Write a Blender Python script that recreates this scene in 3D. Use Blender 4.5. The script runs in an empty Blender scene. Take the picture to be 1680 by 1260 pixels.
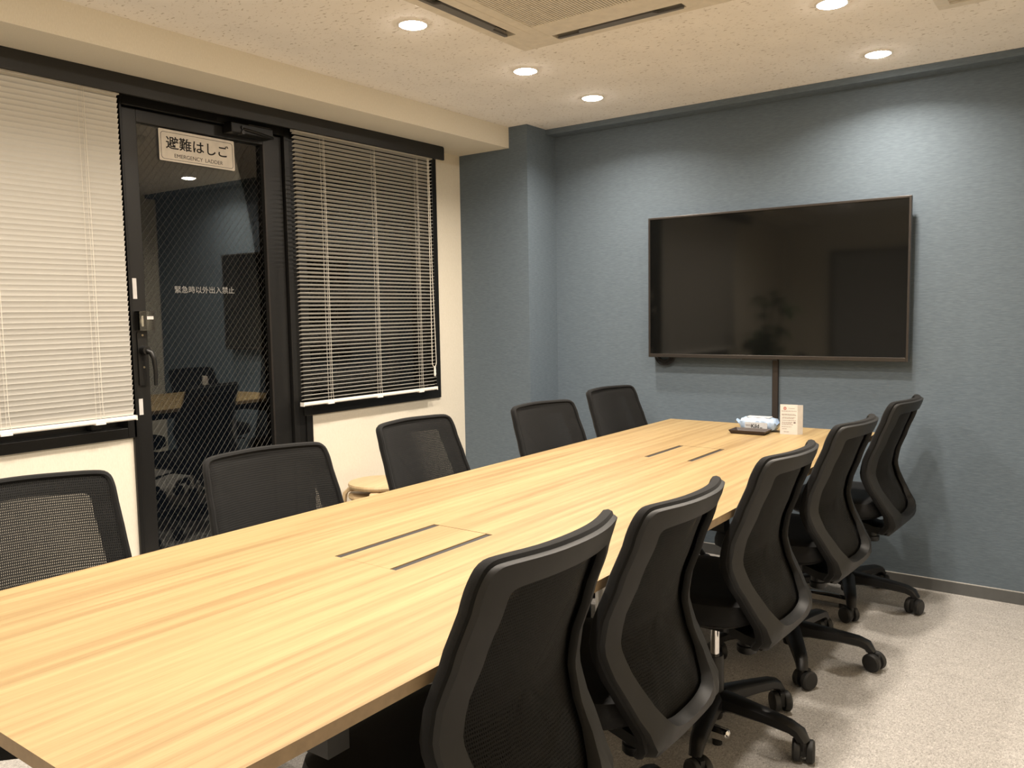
import bpy, bmesh, math, random
from mathutils import Matrix, Vector
random.seed(7)
PI = math.pi
R = math.radians
scene = bpy.context.scene
COL = scene.collection

# ------------------------------------------------------------------ camera
CAM = (0.0, 0.0, 1.24)
YAW, PITCH, ROLL, FPX = R(-36.3029), R(-4.8977), R(-0.9659), 1363.36
fwd = Vector((math.sin(YAW) * math.cos(PITCH), math.cos(YAW) * math.cos(PITCH), math.sin(PITCH)))
rgt = Vector((math.cos(YAW), -math.sin(YAW), 0))
upv = rgt.cross(fwd)
r2 = rgt * math.cos(ROLL) + upv * math.sin(ROLL)
u2 = upv * math.cos(ROLL) - rgt * math.sin(ROLL)
cd = bpy.data.cameras.new('camera')
cam = bpy.data.objects.new('camera', cd)
COL.objects.link(cam)
cam.matrix_world = Matrix(((r2.x, u2.x, -fwd.x, CAM[0]), (r2.y, u2.y, -fwd.y, CAM[1]), (r2.z, u2.z, -fwd.z, CAM[2]), (0, 0, 0, 1)))
cd.sensor_fit = 'HORIZONTAL'
cd.sensor_width = 36.0
cd.lens = FPX / 1680.0 * 36.0
cd.clip_start = 0.01
scene.camera = cam

# ------------------------------------------------------------------ world (night outside), exposure
w = bpy.data.worlds.new('night')
scene.world = w
w.use_nodes = True
w.node_tree.nodes['Background'].inputs['Color'].default_value = (0.5, 0.6, 0.8, 1)
w.node_tree.nodes['Background'].inputs['Strength'].default_value = 0.004
scene.view_settings.view_transform = 'Standard'
scene.view_settings.look = 'None'
scene.view_settings.gamma = 1.0
scene.view_settings.use_curve_mapping = False
scene.view_settings.exposure = 1.42
LAMP_COLOUR = (1.0, 0.89, 0.76)
LAMP_STRENGTH = 40.0     # glow of the visible diffuser
LAMP_POWER = 4.6         # watts of the beam of each downlight
LAMP_SPREAD = R(146)

# ------------------------------------------------------------------ materials
MATS = {}


def new_mat(name):
    m = bpy.data.materials.new(name)
    m.use_nodes = True
    MATS[name] = m
    nt = m.node_tree
    return m, nt, nt.nodes['Principled BSDF'], nt.nodes['Material Output']


def P(name, col, rough=0.5, metal=0.0, spec=0.5, noise=None, bump=None, sheen=0.0, coat=0.0):
    """principled with optional colour noise (scale, amount) and bump (scale, strength)"""
    m, nt, b, out = new_mat(name)
    b.inputs['Base Color'].default_value = (*col, 1)
    b.inputs['Roughness'].default_value = rough
    b.inputs['Metallic'].default_value = metal
    b.inputs['Specular IOR Level'].default_value = spec
    b.inputs['Sheen Weight'].default_value = sheen
    b.inputs['Coat Weight'].default_value = coat
    tc = nt.nodes.new('ShaderNodeTexCoord')
    if noise is None:
        noise = (30.0, 0.06)
    n = nt.nodes.new('ShaderNodeTexNoise')
    n.inputs['Scale'].default_value = noise[0]
    n.inputs['Detail'].default_value = 3
    nt.links.new(tc.outputs['Object'], n.inputs['Vector'])
    r = nt.nodes.new('ShaderNodeValToRGB')
    a = noise[1]
    r.color_ramp.elements[0].position = 0.3
    r.color_ramp.elements[1].position = 0.7
    r.color_ramp.elements[0].color = (*[c * (1 - a) for c in col], 1)
    r.color_ramp.elements[1].color = (*[min(1, c * (1 + a)) for c in col], 1)
    nt.links.new(n.outputs['Fac'], r.inputs['Fac'])
    nt.links.new(r.outputs['Color'], b.inputs['Base Color'])
    if bump:
        n2 = nt.nodes.new('ShaderNodeTexNoise')
        n2.inputs['Scale'].default_value = bump[0]
        n2.inputs['Detail'].default_value = 2
        nt.links.new(tc.outputs['Object'], n2.inputs['Vector'])
        bp = nt.nodes.new('ShaderNodeBump')
        bp.inputs['Strength'].default_value = bump[1]
        bp.inputs['Distance'].default_value = 0.002
        nt.links.new(n2.outputs['Fac'], bp.inputs['Height'])
        nt.links.new(bp.outputs['Normal'], b.inputs['Normal'])
    return m


def stretched(nt, tc, scale, nscale, detail=3, dist=0.0):
    mp = nt.nodes.new('ShaderNodeMapping')
    mp.inputs['Scale'].default_value = scale
    nt.links.new(tc.outputs['Object'], mp.inputs['Vector'])
    n = nt.nodes.new('ShaderNodeTexNoise')
    n.inputs['Scale'].default_value = nscale
    n.inputs['Detail'].default_value = detail
    n.inputs['Distortion'].default_value = dist
    nt.links.new(mp.outputs['Vector'], n.inputs['Vector'])
    return n


def ramp(nt, src, stops):
    r = nt.nodes.new('ShaderNodeValToRGB')
    el = r.color_ramp.elements
    while len(el) < len(stops):
        el.new(0.5)
    for e, (p, c) in zip(el, stops):
        e.position = p
        e.color = (*c, 1)
    nt.links.new(src, r.inputs['Fac'])
    return r


def mixc(nt, a, b, fac, mode='MIX'):
    mx = nt.nodes.new('ShaderNodeMix')
    mx.data_type = 'RGBA'
    mx.blend_type = mode
    if isinstance(fac, float):
        mx.inputs[0].default_value = fac
    else:
        nt.links.new(fac, mx.inputs[0])
    nt.links.new(a, mx.inputs[6])
    nt.links.new(b, mx.inputs[7])
    return mx.outputs[2]


def wallpaper(name, c1, c2, scale):
    m, nt, b, out = new_mat(name)
    tc = nt.nodes.new('ShaderNodeTexCoord')
    n = stretched(nt, tc, scale, 1.0, 4)
    r = ramp(nt, n.outputs['Fac'], [(0.3, c1), (0.7, c2)])
    nt.links.new(r.outputs['Color'], b.inputs['Base Color'])
    b.inputs['Roughness'].default_value = 0.75
    b.inputs['Specular IOR Level'].default_value = 0.3
    bp = nt.nodes.new('ShaderNodeBump')
    bp.inputs['Strength'].default_value = 0.35
    bp.inputs['Distance'].default_value = 0.0015
    nt.links.new(n.outputs['Fac'], bp.inputs['Height'])
    nt.links.new(bp.outputs['Normal'], b.inputs['Normal'])
    return m


wallpaper('blue_wallpaper', (0.100, 0.130, 0.161), (0.133, 0.168, 0.203), (35, 35, 330))
wallpaper('cream_wallpaper', (0.72, 0.665, 0.55), (0.77, 0.715, 0.60), (260, 260, 90))


def make_ceiling():
    m, nt, b, out = new_mat('acoustic_ceiling')
    tc = nt.nodes.new('ShaderNodeTexCoord')
    n = stretched(nt, tc, (55, 95, 60), 1.0, 3, 0.6)
    pits = ramp(nt, n.outputs['Fac'], [(0.32, (0.60, 0.54, 0.47)), (0.39, (0.94, 0.90, 0.85))])
    n2 = stretched(nt, tc, (6, 6, 6), 1.0, 2)
    soft = ramp(nt, n2.outputs['Fac'], [(0.3, (0.94, 0.94, 0.94)), (0.7, (1, 1, 1))])
    c = mixc(nt, pits.outputs['Color'], soft.outputs['Color'], 1.0, 'MULTIPLY')
    nt.links.new(c, b.inputs['Base Color'])
    b.inputs['Roughness'].default_value = 0.9
    bp = nt.nodes.new('ShaderNodeBump')
    bp.inputs['Strength'].default_value = 0.5
    bp.inputs['Distance'].default_value = 0.002
    nt.links.new(pits.outputs['Color'], bp.inputs['Height'])
    nt.links.new(bp.outputs['Normal'], b.inputs['Normal'])


make_ceiling()


def make_carpet():
    m, nt, b, out = new_mat('carpet')
    tc = nt.nodes.new('ShaderNodeTexCoord')
    n = stretched(nt, tc, (210, 120, 1), 1.0, 4, 1.2)
    r = ramp(nt, n.outputs['Fac'], [(0.25, (0.26, 0.247, 0.231)), (0.75, (0.64, 0.617, 0.59))])
    n2 = stretched(nt, tc, (9, 30, 1), 1.0, 3)
    r2_ = ramp(nt, n2.outputs['Fac'], [(0.3, (0.9, 0.9, 0.9)), (0.7, (1, 1, 1))])
    c = mixc(nt, r.outputs['Color'], r2_.outputs['Color'], 1.0, 'MULTIPLY')
    nt.links.new(c, b.inputs['Base Color'])
    b.inputs['Roughness'].default_value = 0.95
    b.inputs['Specular IOR Level'].default_value = 0.1
    bp = nt.nodes.new('ShaderNodeBump')
    bp.inputs['Strength'].default_value = 0.6
    bp.inputs['Distance'].default_value = 0.004
    nt.links.new(n.outputs['Fac'], bp.inputs['Height'])
    nt.links.new(bp.outputs['Normal'], b.inputs['Normal'])


make_carpet()


def make_wood(name, dark, mid, light, xs=1.0, rough=0.42):
    m, nt, b, out = new_mat(name)
    tc = nt.nodes.new('ShaderNodeTexCoord')
    band = stretched(nt, tc, (13 * xs, 0.55, 1), 1.0, 2, 0.15)
    streak = stretched(nt, tc, (55 * xs, 1.3, 1), 1.0, 4, 0.2)
    fine = stretched(nt, tc, (420 * xs, 9, 1), 1.0, 3)
    rb = ramp(nt, band.outputs['Fac'], [(0.32, mid), (0.68, light)])
    rs = ramp(nt, streak.outputs['Fac'], [(0.36, dark), (0.62, light)])
    c = mixc(nt, rb.outputs['Color'], rs.outputs['Color'], 0.5)
    rf = ramp(nt, fine.outputs['Fac'], [(0.3, (0.86, 0.83, 0.78)), (0.55, (1, 1, 1))])
    c2 = mixc(nt, c, rf.outputs['Color'], 0.8, 'MULTIPLY')
    nt.links.new(c2, b.inputs['Base Color'])
    b.inputs['Roughness'].default_value = rough
    b.inputs['Specular IOR Level'].default_value = 0.35


make_wood('oak_laminate', (0.205, 0.134, 0.060), (0.255, 0.174, 0.079), (0.355, 0.262, 0.130))
make_wood('pale_plywood', (0.48, 0.34, 0.18), (0.54, 0.39, 0.22), (0.62, 0.47, 0.28))
P('oak_edge', (0.30, 0.215, 0.125), 0.5, noise=(60, 0.1))
P('black_metal', (0.007, 0.0068, 0.0065), 0.38, spec=0.4)
P('black_satin', (0.009, 0.0087, 0.0083), 0.36, spec=0.5)
P('valance_black', (0.0125, 0.0122, 0.0118), 0.45)
P('chair_plastic', (0.0175, 0.0175, 0.0173), 0.48, spec=0.28, bump=(900, 0.08))
P('chair_fabric', (0.0060, 0.0060, 0.0061), 0.8, spec=0.2, sheen=0.03, bump=(900, 0.35))
P('seat_fabric', (0.0045, 0.0045, 0.0048), 0.7, spec=0.3, sheen=0.03, bump=(700, 0.3))
P('base_plastic', (0.0075, 0.0075, 0.008), 0.38, spec=0.4, bump=(700, 0.06))
P('caster_rubber', (0.012, 0.012, 0.012), 0.55)
P('chrome', (0.82, 0.80, 0.78), 0.10, metal=1.0)
P('silver_paint', (0.55, 0.54, 0.52), 0.35, metal=0.6)
P('slat_white', (0.69, 0.67, 0.62), 0.45, noise=(30, 0.004))
P('rail_white', (0.84, 0.81, 0.75), 0.35)
P('cord_white', (0.85, 0.80, 0.70), 0.6)
P('sign_white', (0.80, 0.74, 0.66), 0.5)
P('ink_black', (0.012, 0.010, 0.010), 0.6)
P('ink_grey', (0.20, 0.175, 0.17), 0.7)
P('ink_red', (0.40, 0.13, 0.11), 0.7)
P('frosted_letter', (0.26, 0.25, 0.23), 0.7)
P('wire_steel', (0.085, 0.082, 0.074), 0.4, metal=0.5)
P('tv_bezel', (0.050, 0.044, 0.040), 0.35, metal=0.6)
P('tv_back', (0.012, 0.012, 0.012), 0.5)
P('tv_screen', (0.004, 0.0042, 0.0040), 0.06, spec=0.5)
P('raceway_brown', (0.022, 0.016, 0.013), 0.5)
P('cable_black', (0.010, 0.010, 0.011), 0.45)
P('paper_white', (0.60, 0.575, 0.545), 0.7)
P('tray_wood', (0.028, 0.016, 0.012), 0.45)
P('wipes_film', (0.33, 0.43, 0.58), 0.28, noise=(40, 0.25), coat=0.3)
P('wipes_white', (0.50, 0.51, 0.53), 0.35)
P('aircon_cream', (0.74, 0.68, 0.58), 0.45)
P('aircon_grille', (0.60, 0.545, 0.45), 0.5)
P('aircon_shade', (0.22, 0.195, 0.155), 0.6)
P('aircon_flap', (0.145, 0.138, 0.132), 0.5)
P('aircon_dark', (0.02, 0.018, 0.018), 0.6)
P('lamp_trim', (0.85, 0.82, 0.76), 0.4)
P('baseboard_grey', (0.10, 0.103, 0.104), 0.5)
P('baseboard_cap', (0.45, 0.44, 0.42), 0.4)
P('rear_door_grey', (0.36, 0.36, 0.36), 0.5)
P('pot_white', (0.7, 0.68, 0.64), 0.5)
P('soil', (0.03, 0.02, 0.014), 0.95, noise=(60, 0.4))
P('leaf_green', (0.035, 0.085, 0.022), 0.4, noise=(12, 0.3))
P('stem_brown', (0.10, 0.07, 0.04), 0.8)
P('night_deck', (0.05, 0.05, 0.05), 0.9)
P('screw_brass', (0.5, 0.42, 0.28), 0.35, metal=0.9)
P('clear_plastic_rim', (0.5, 0.5, 0.48), 0.3)


def make_glass(name, refl_col=(0.95, 0.95, 0.95), tint=(0.80, 0.82, 0.80), ior=1.5):
    m, nt, b, out = new_mat(name)
    nt.nodes.remove(b)
    fr = nt.nodes.new('ShaderNodeFresnel')
    fr.inputs['IOR'].default_value = ior
    tr = nt.nodes.new('ShaderNodeBsdfTransparent')
    tr.inputs['Color'].default_value = (*tint, 1)
    gl = nt.nodes.new('ShaderNodeBsdfGlossy')
    gl.inputs['Color'].default_value = (*refl_col, 1)
    gl.inputs['Roughness'].default_value = 0.0
    mx = nt.nodes.new('ShaderNodeMixShader')
    nt.links.new(fr.outputs['Fac'], mx.inputs['Fac'])
    nt.links.new(tr.outputs['BSDF'], mx.inputs[1])
    nt.links.new(gl.outputs['BSDF'], mx.inputs[2])
    nt.links.new(mx.outputs['Shader'], out.inputs['Surface'])


make_glass('window_glass', ior=1.62)
make_glass('clear_plastic', tint=(0.9, 0.9, 0.88))


def make_mesh_fabric():
    m, nt, b, out = new_mat('mesh_fabric')
    b.inputs['Base Color'].default_value = (0.0085, 0.0086, 0.0085, 1)
    b.inputs['Roughness'].default_value = 0.75
    b.inputs['Sheen Weight'].default_value = 0.04
    b.inputs['Specular IOR Level'].default_value = 0.18
    tc = nt.nodes.new('ShaderNodeTexCoord')
    sp = nt.nodes.new('ShaderNodeSeparateXYZ')
    nt.links.new(tc.outputs['UV'], sp.inputs[0])

    def wave(sock, pitch, thr, name):
        mu = nt.nodes.new('ShaderNodeMath')
        mu.operation = 'MULTIPLY'
        mu.inputs[1].default_value = 2 * PI / pitch
        nt.links.new(sock, mu.inputs[0])
        s = nt.nodes.new('ShaderNodeMath')
        s.operation = 'SINE'
        nt.links.new(mu.outputs[0], s.inputs[0])
        g = nt.nodes.new('ShaderNodeMath')
        g.operation = 'GREATER_THAN'
        g.inputs[1].default_value = thr
        nt.links.new(s.outputs[0], g.inputs[0])
        return g.outputs[0]

    wx = wave(sp.outputs['X'], 0.0042, 0.18, 'x')
    wz = wave(sp.outputs['Y'], 0.0060, -0.25, 'z')
    mul = nt.nodes.new('ShaderNodeMath')
    mul.operation = 'MULTIPLY'
    nt.links.new(wx, mul.inputs[0])
    nt.links.new(wz, mul.inputs[1])
    sc = nt.nodes.new('ShaderNodeMath')
    sc.operation = 'MULTIPLY'
    sc.inputs[1].default_value = 0.75
    nt.links.new(mul.outputs[0], sc.inputs[0])
    tr = nt.nodes.new('ShaderNodeBsdfTransparent')
    mx = nt.nodes.new('ShaderNodeMixShader')
    nt.links.new(sc.outputs[0], mx.inputs['Fac'])
    nt.links.new(b.outputs['BSDF'], mx.inputs[1])
    nt.links.new(tr.outputs['BSDF'], mx.inputs[2])
    nt.links.new(mx.outputs['Shader'], out.inputs['Surface'])


make_mesh_fabric()

_m, _nt, _b, _o = new_mat('lamp_emission')
_b.inputs['Base Color'].default_value = (0.9, 0.9, 0.9, 1)
_b.inputs['Emission Color'].default_value = (*LAMP_COLOUR, 1)
_b.inputs['Emission Strength'].default_value = LAMP_STRENGTH


# ------------------------------------------------------------------ geometry helpers
class MB:
    def __init__(self):
        self.v = []
        self.f = []

    def quad_loops(self, loops, close_u=True, close_v=False, cap=False):
        """loops: list of equal-length vertex loops -> skin"""
        base = len(self.v)
        n = len(loops[0])
        for lp in loops:
            self.v.extend([tuple(p) for p in lp])
        m = len(loops)
        for i in range(m if close_v else m - 1):
            i2 = (i + 1) % m
            for j in range(n if close_u else n - 1):
                j2 = (j + 1) % n
                self.f.append((base + i * n + j, base + i * n + j2, base + i2 * n + j2, base + i2 * n + j))
        if cap:
            self.f.append(tuple(base + j for j in reversed(range(n))))
            self.f.append(tuple(base + (m - 1) * n + j for j in range(n)))
        return self

    def box(self, x0, x1, y0, y1, z0, z1):
        b = len(self.v)
        self.v += [(x0, y0, z0), (x1, y0, z0), (x1, y1, z0), (x0, y1, z0), (x0, y0, z1), (x1, y0, z1), (x1, y1, z1), (x0, y1, z1)]
        for f in ((3, 2, 1, 0), (4, 5, 6, 7), (0, 1, 5, 4), (1, 2, 6, 5), (2, 3, 7, 6), (3, 0, 4, 7)):
            self.f.append(tuple(b + i for i in f))
        return self

    def ngon_prism(self, pts, axis, a0, a1):
        """extrude a closed 2D outline along an axis: 'z' (x,y) / 'y' (x,z) / 'x' (y,z)"""
        def p3(p, a):
            return {'z': (p[0], p[1], a), 'y': (p[0], a, p[1]), 'x': (a, p[0], p[1])}[axis]
        return self.quad_loops([[p3(p, a0) for p in pts], [p3(p, a1) for p in pts]], cap=True)

    def cyl(self, p0, p1, r0, r1=None, n=16, cap=True):
        r1 = r0 if r1 is None else r1
        return self.path([p0, p1], [r0, r1], n, cap)

    def path(self, pts, radii, n=10, cap=True):
        pts = [Vector(p) for p in pts]
        if not isinstance(radii, (list, tuple)):
            radii = [radii] * len(pts)
        loops = []
        ref = None
        for i, p in enumerate(pts):
            a = pts[max(0, i - 1)]
            c = pts[min(len(pts) - 1, i + 1)]
            t = (c - a).normalized()
            if ref is None:
                ref = Vector((0, 0, 1)) if abs(t.z) < 0.9 else Vector((1, 0, 0))
            u = (ref - t * ref.dot(t)).normalized()
            ref = u
            v = t.cross(u)
            loops.append([p + (u * math.cos(2 * PI * k / n) + v * math.sin(2 * PI * k / n)) * radii[i] for k in range(n)])
        return self.quad_loops(loops, cap=cap)

    def lathe(self, prof, c=(0, 0, 0), n=24, cap=True):
        return self.quad_loops([[(c[0] + r * math.cos(2 * PI * k / n), c[1] + r * math.sin(2 * PI * k / n), c[2] + z) for k in range(n)] for r, z in prof], cap=cap)

    def sections(self, secs, cap=True):
        """secs: list of (centre, half_width_vec, half_height_vec): rounded rectangle loft"""
        loops = []
        k = 0.62
        for c, hw, hh in secs:
            c, hw, hh = Vector(c), Vector(hw), Vector(hh)
            lp = []
            for a, b_ in ((1, -k), (1, k), (k, 1), (-k, 1), (-1, k), (-1, -k), (-k, -1), (k, -1)):
                lp.append(c + hw * a + hh * b_)
            loops.append(lp)
        return self.quad_loops(loops, cap=cap)

    def mesh(self, name, mat, smooth=False, recentre=False):
        me = bpy.data.meshes.new(name)
        off = Vector((0, 0, 0))
        v = self.v
        if recentre:
            xs = [p[0] for p in v]
            ys = [p[1] for p in v]
            zs = [p[2] for p in v]
            off = Vector(((min(xs) + max(xs)) / 2, (min(ys) + max(ys)) / 2, min(zs)))
            v = [(p[0] - off.x, p[1] - off.y, p[2] - off.z) for p in v]
        me.from_pydata(v, [], self.f)
        bm = bmesh.new()
        bm.from_mesh(me)
        bmesh.ops.recalc_face_normals(bm, faces=bm.faces)
        bm.to_mesh(me)
        bm.free()
        me.materials.append(MATS[mat])
        if smooth:
            me.shade_smooth()
            for e in me.edges:
                pass
            try:
                me.set_sharp_from_angle(angle=R(40))
            except Exception:
                pass
        return me, off

    def build(self, name, mat, parent=None, smooth=False, bevel=0.0, seg=2, recentre=None):
        rc = (parent is None) if recentre is None else recentre
        me, off = self.mesh(name, mat, smooth, rc)
        o = bpy.data.objects.new(name, me)
        COL.objects.link(o)
        o.location = off
        if parent is not None:
            o.parent = parent
        if bevel > 0:
            md = o.modifiers.new('bevel', 'BEVEL')
            md.width = bevel
            md.segments = seg
            md.limit_method = 'ANGLE'
            md.angle_limit = R(40)
        return o


def tag(o, label, cat, group=None, kind=None):
    if label:
        o['label'] = label
    if cat:
        o['category'] = cat
    if group:
        o['group'] = group
    if kind:
        o['kind'] = kind
    return o


def thing(name, label, cat, loc=(0, 0, 0), rz=0.0, group=None, kind=None):
    o = bpy.data.objects.new(name, None)
    o.empty_display_size = 0.05
    COL.objects.link(o)
    o.location = loc
    o.rotation_euler = (0, 0, rz)
    return tag(o, label, cat, group, kind)


def copy_tree(o, parent=None):
    kids = [c for c in o.children]
    c = o.copy()
    COL.objects.link(c)
    c.parent = parent
    for k in kids:
        copy_tree(k, c)
    return c


def text_mesh(body, height_w, basis, origin, mat, name, parent, offset=0.0, extrude=0.0004, width=None, spacing=1.0, wordspace=1.0):
    """flat lettering: basis = (right, up, out) world vectors; origin = centre of the line"""
    c = bpy.data.curves.new('lettering', 'FONT')
    c.body = body
    c.offset = offset
    c.extrude = 0.0
    c.space_character = spacing
    c.space_word = wordspace
    tmp = bpy.data.objects.new('lettering', c)
    COL.objects.link(tmp)
    dg = bpy.context.evaluated_depsgraph_get()
    dg.update()
    me = bpy.data.meshes.new_from_object(tmp.evaluated_get(dg))
    bpy.data.objects.remove(tmp)
    bpy.data.curves.remove(c)
    vs = [v.co.copy() for v in me.vertices]
    x0, x1 = min(v.x for v in vs), max(v.x for v in vs)
    y0, y1 = min(v.y for v in vs), max(v.y for v in vs)
    sy = height_w / (y1 - y0)
    sx = sy if width is None else width / (x1 - x0)
    Rv, U, O_ = [Vector(b) for b in basis]
    org = Vector(origin)
    bm = bmesh.new()
    bm.from_mesh(me)
    for v in bm.verts:
        a = (v.co.x - (x0 + x1) / 2) * sx
        b_ = (v.co.y - (y0 + y1) / 2) * sy
        v.co = org + Rv * a + U * b_
    g = bmesh.ops.extrude_face_region(bm, geom=list(bm.faces))
    for e in g['geom']:
        if isinstance(e, bmesh.types.BMVert):
            e.co += O_ * extrude
    bmesh.ops.recalc_face_normals(bm, faces=bm.faces)
    bm.to_mesh(me)
    bm.free()
    me.materials.clear()
    me.materials.append(MATS[mat])
    me.name = name
    o = bpy.data.objects.new(name, me)
    COL.objects.link(o)
    o.parent = parent
    return o


def rrect(x0, x1, y0, y1, r, n=4):
    pts = []
    for cx, cy, a0 in ((x1 - r, y1 - r, 0), (x0 + r, y1 - r, 90), (x0 + r, y0 + r, 180), (x1 - r, y0 + r, 270)):
        for k in range(n + 1):
            a = R(a0 + 90 * k / n)
            pts.append((cx + r * math.cos(a), cy + r * math.sin(a)))
    return pts


def catmull(ctrl, per=4):
    out = []
    n = len(ctrl)
    for i in range(n - 1):
        p0 = ctrl[max(i - 1, 0)] if i > 0 else (-ctrl[1][0], ctrl[1][1])
        p1, p2 = ctrl[i], ctrl[i + 1]
        p3 = ctrl[i + 2] if i + 2 < n else (-ctrl[n - 2][0], ctrl[n - 2][1])
        for k in range(per):
            t = k / per
            out.append(tuple(0.5 * ((2 * p1[d]) + (-p0[d] + p2[d]) * t + (2 * p0[d] - 5 * p1[d] + 4 * p2[d] - p3[d]) * t * t + (-p0[d] + 3 * p1[d] - 3 * p2[d] + p3[d]) * t ** 3) for d in (0, 1)))
    out.append(ctrl[-1])
    return out


def interp(tab, z):
    if z <= tab[0][0]:
        return tab[0][1]
    for (a, va), (b, vb) in zip(tab, tab[1:]):
        if z <= b:
            t = (z - a) / (b - a)
            t = t * t * (3 - 2 * t) * 0.35 + t * 0.65
            return va + (vb - va) * t
    return tab[-1][1]


# ------------------------------------------------------------------ room shell
XL, XR, YB, YF = -3.033, 0.62, -1.5, 3.938   # left, right, rear (behind camera), TV wall
ZC, ZS = 2.2284, 2.1182
XC, YC, XS = -2.569, 3.665, -2.687
tag(MB().box(XL - 0.15, XR + 0.1, YB - 0.1, YF + 0.1, -0.08, 0).build('floor', 'carpet'), 'beige flecked carpet covering the whole floor', 'floor', kind='structure')
tag(MB().box(XL - 0.15, XR + 0.1, YB - 0.1, YF + 0.1, ZC, ZC + 0.1).build('ceiling', 'acoustic_ceiling', recentre=True), 'pale acoustic board ceiling with small pits', 'ceiling', kind='structure')
tag(MB().box(XL - 0.15, XR + 0.1, YF, YF + 0.1, 0, ZC).build('wall_back', 'blue_wallpaper'), 'blue-grey papered wall behind the television', 'wall', kind='structure')
tag(MB().box(XL, XC, YC, YF, 0, ZC).build('wall_column', 'blue_wallpaper'), 'blue-grey papered column in the corner beside the cream wall', 'column', kind='structure')
tag(MB().box(XR, XR + 0.1, YB - 0.1, YF, 0, ZC).build('wall_right', 'cream_wallpaper'), 'cream papered wall on the right-hand side', 'wall', kind='structure')
tag(MB().box(0.17, XR, 3.05, YF, 0, ZC).build('wall_pier_added', 'cream_wallpaper'), 'unseen cream papered pier added right of the television wall for its reflection', 'pier', kind='structure')  # unseen pier, added so the door glass mirrors a cream strip
tag(MB().box(XL - 0.15, XR, YB - 0.1, YB, 0, ZC).build('wall_rear', 'cream_wallpaper'), 'cream papered wall opposite the television', 'wall', kind='structure')
W1A, W1B = 0.15, 1.690      # left window
DA, DB = 1.690, 2.497       # door
W2A, W2B = 2.497, 3.452     # right window
ZW = 0.790
wl = MB()
wl.box(XL - 0.12, XL, YB, W1A, 0, ZC)
wl.box(XL - 0.12, XL, W1A, DA - 0.012, 0, ZW)
wl.box(XL - 0.12, XL, DB + 0.048, W2B, 0, ZW - 0.01)
wl.box(XL - 0.12, XL, W2B, YC, 0, ZC)
wl.box(XL - 0.12, XL, W1A, W2B, 2.085, ZC)
tag(wl.build('wall_left', 'cream_wallpaper'), 'cream papered wall around the black windows and door', 'wall', kind='structure')
tag(MB().box(XL, XS, YB, YC, ZS, ZC).build('trim_beam', 'cream_wallpaper'), 'cream papered boxed beam above the blinds', 'beam', kind='structure')
tag(MB().box(XC, 0.17, 3.846, YF, 2.200, ZC).build('trim_cornice', 'blue_wallpaper'), 'narrow blue-grey boxed strip between ceiling and television wall', 'cornice', kind='structure')


def baseboard(name, x0, x1, y0, y1, label, capax):
    t = thing(name, label, 'baseboard', ((x0 + x1) / 2, (y0 + y1) / 2, 0), kind='structure')
    cx, cy = (x0 + x1) / 2, (y0 + y1) / 2
    MB().box(x0 - cx, x1 - cx, y0 - cy, y1 - cy, 0, 0.051).build('skirting_strip', 'baseboard_grey', t)
    MB().box(x0 - cx, x1 - cx, y0 - cy, y1 - cy, 0.051, 0.054).build('top_edge', 'baseboard_cap', t)


baseboard('baseboard_back', XC, 0.17, YF - 0.007, YF, 'grey vinyl skirting along the television wall', 'x')
baseboard('baseboard_column', XL, XC, YC - 0.007, YC, 'grey vinyl skirting along the corner column', 'x')
baseboard('baseboard_right', XR - 0.007, XR, YB, 3.05, 'grey vinyl skirting along the right-hand wall', 'y')
baseboard('baseboard_left', XL, XL + 0.007, DB + 0.06, YC - 0.007, 'grey vinyl skirting under the right-hand window', 'y')

# ------------------------------------------------------------------ windows and door in the left wall


def wires(y0, y1, z0, z1, x, pitch_h=0.0275, ang=52, parent=None, both=True):
    mb = MB()
    s = math.tan(R(ang))
    h = z1 - z0
    for sgn in ((1, -1) if both else (1,)):
        hw = 0.00048 if sgn > 0 else 0.00026  # one direction drawn thinner to imitate the weaker light on those wires
        k = y0 - h / s
        while k < y1:
            # line: y = k + (z-z0)/s  (sgn=1) ; mirrored for -1
            za, zb = max(z0, z0 + (y0 - k) * s), min(z1, z0 + (y1 - k) * s)
            if zb > za + 0.002:
                ya, yb = k + (za - z0) / s, k + (zb - z0) / s
                if sgn < 0:
                    ya, yb = y0 + y1 - ya, y0 + y1 - yb
                n_y, n_z = math.sin(R(ang)) * hw, math.cos(R(ang)) * hw
                if sgn < 0:
                    n_y = -n_y
                b = len(mb.v)
                xo = x + (0.0002 if sgn < 0 else 0)
                mb.v += [(xo, ya + n_y, za - n_z), (xo, ya - n_y, za + n_z), (xo, yb - n_y, zb + n_z), (xo, yb + n_y, zb - n_z),
                         (xo + 0.0006, (ya), (za)), (xo + 0.0006, yb, zb)]
                mb.f += [(b, b + 1, b + 2, b + 3), (b, b + 4, b + 5, b + 3), (b + 1, b + 4, b + 5, b + 2)]
            k += pitch_h
    o = mb.build('wire_lattice', 'wire_steel', parent)
    o['kind'] = 'stuff'
    return o


def frame_rect(y0, y1, z0, z1, wl_, wr_, wb_, wt_, x0, x1, mat, parent, names=('frame_stile', 'frame_stile', 'frame_rail', 'frame_rail')):
    MB().box(x0, x1, y0, y0 + wl_, z0, z1).build(names[0], mat, parent, bevel=0.002)
    MB().box(x0, x1, y1 - wr_, y1, z0, z1).build(names[1], mat, parent, bevel=0.002)
    MB().box(x0, x1, y0 + wl_, y1 - wr_, z0, z0 + wb_).build(names[2], mat, parent, bevel=0.002)
    MB().box(x0, x1, y0 + wl_, y1 - wr_, z1 - wt_, z1).build(names[3], mat, parent, bevel=0.002)


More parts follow.
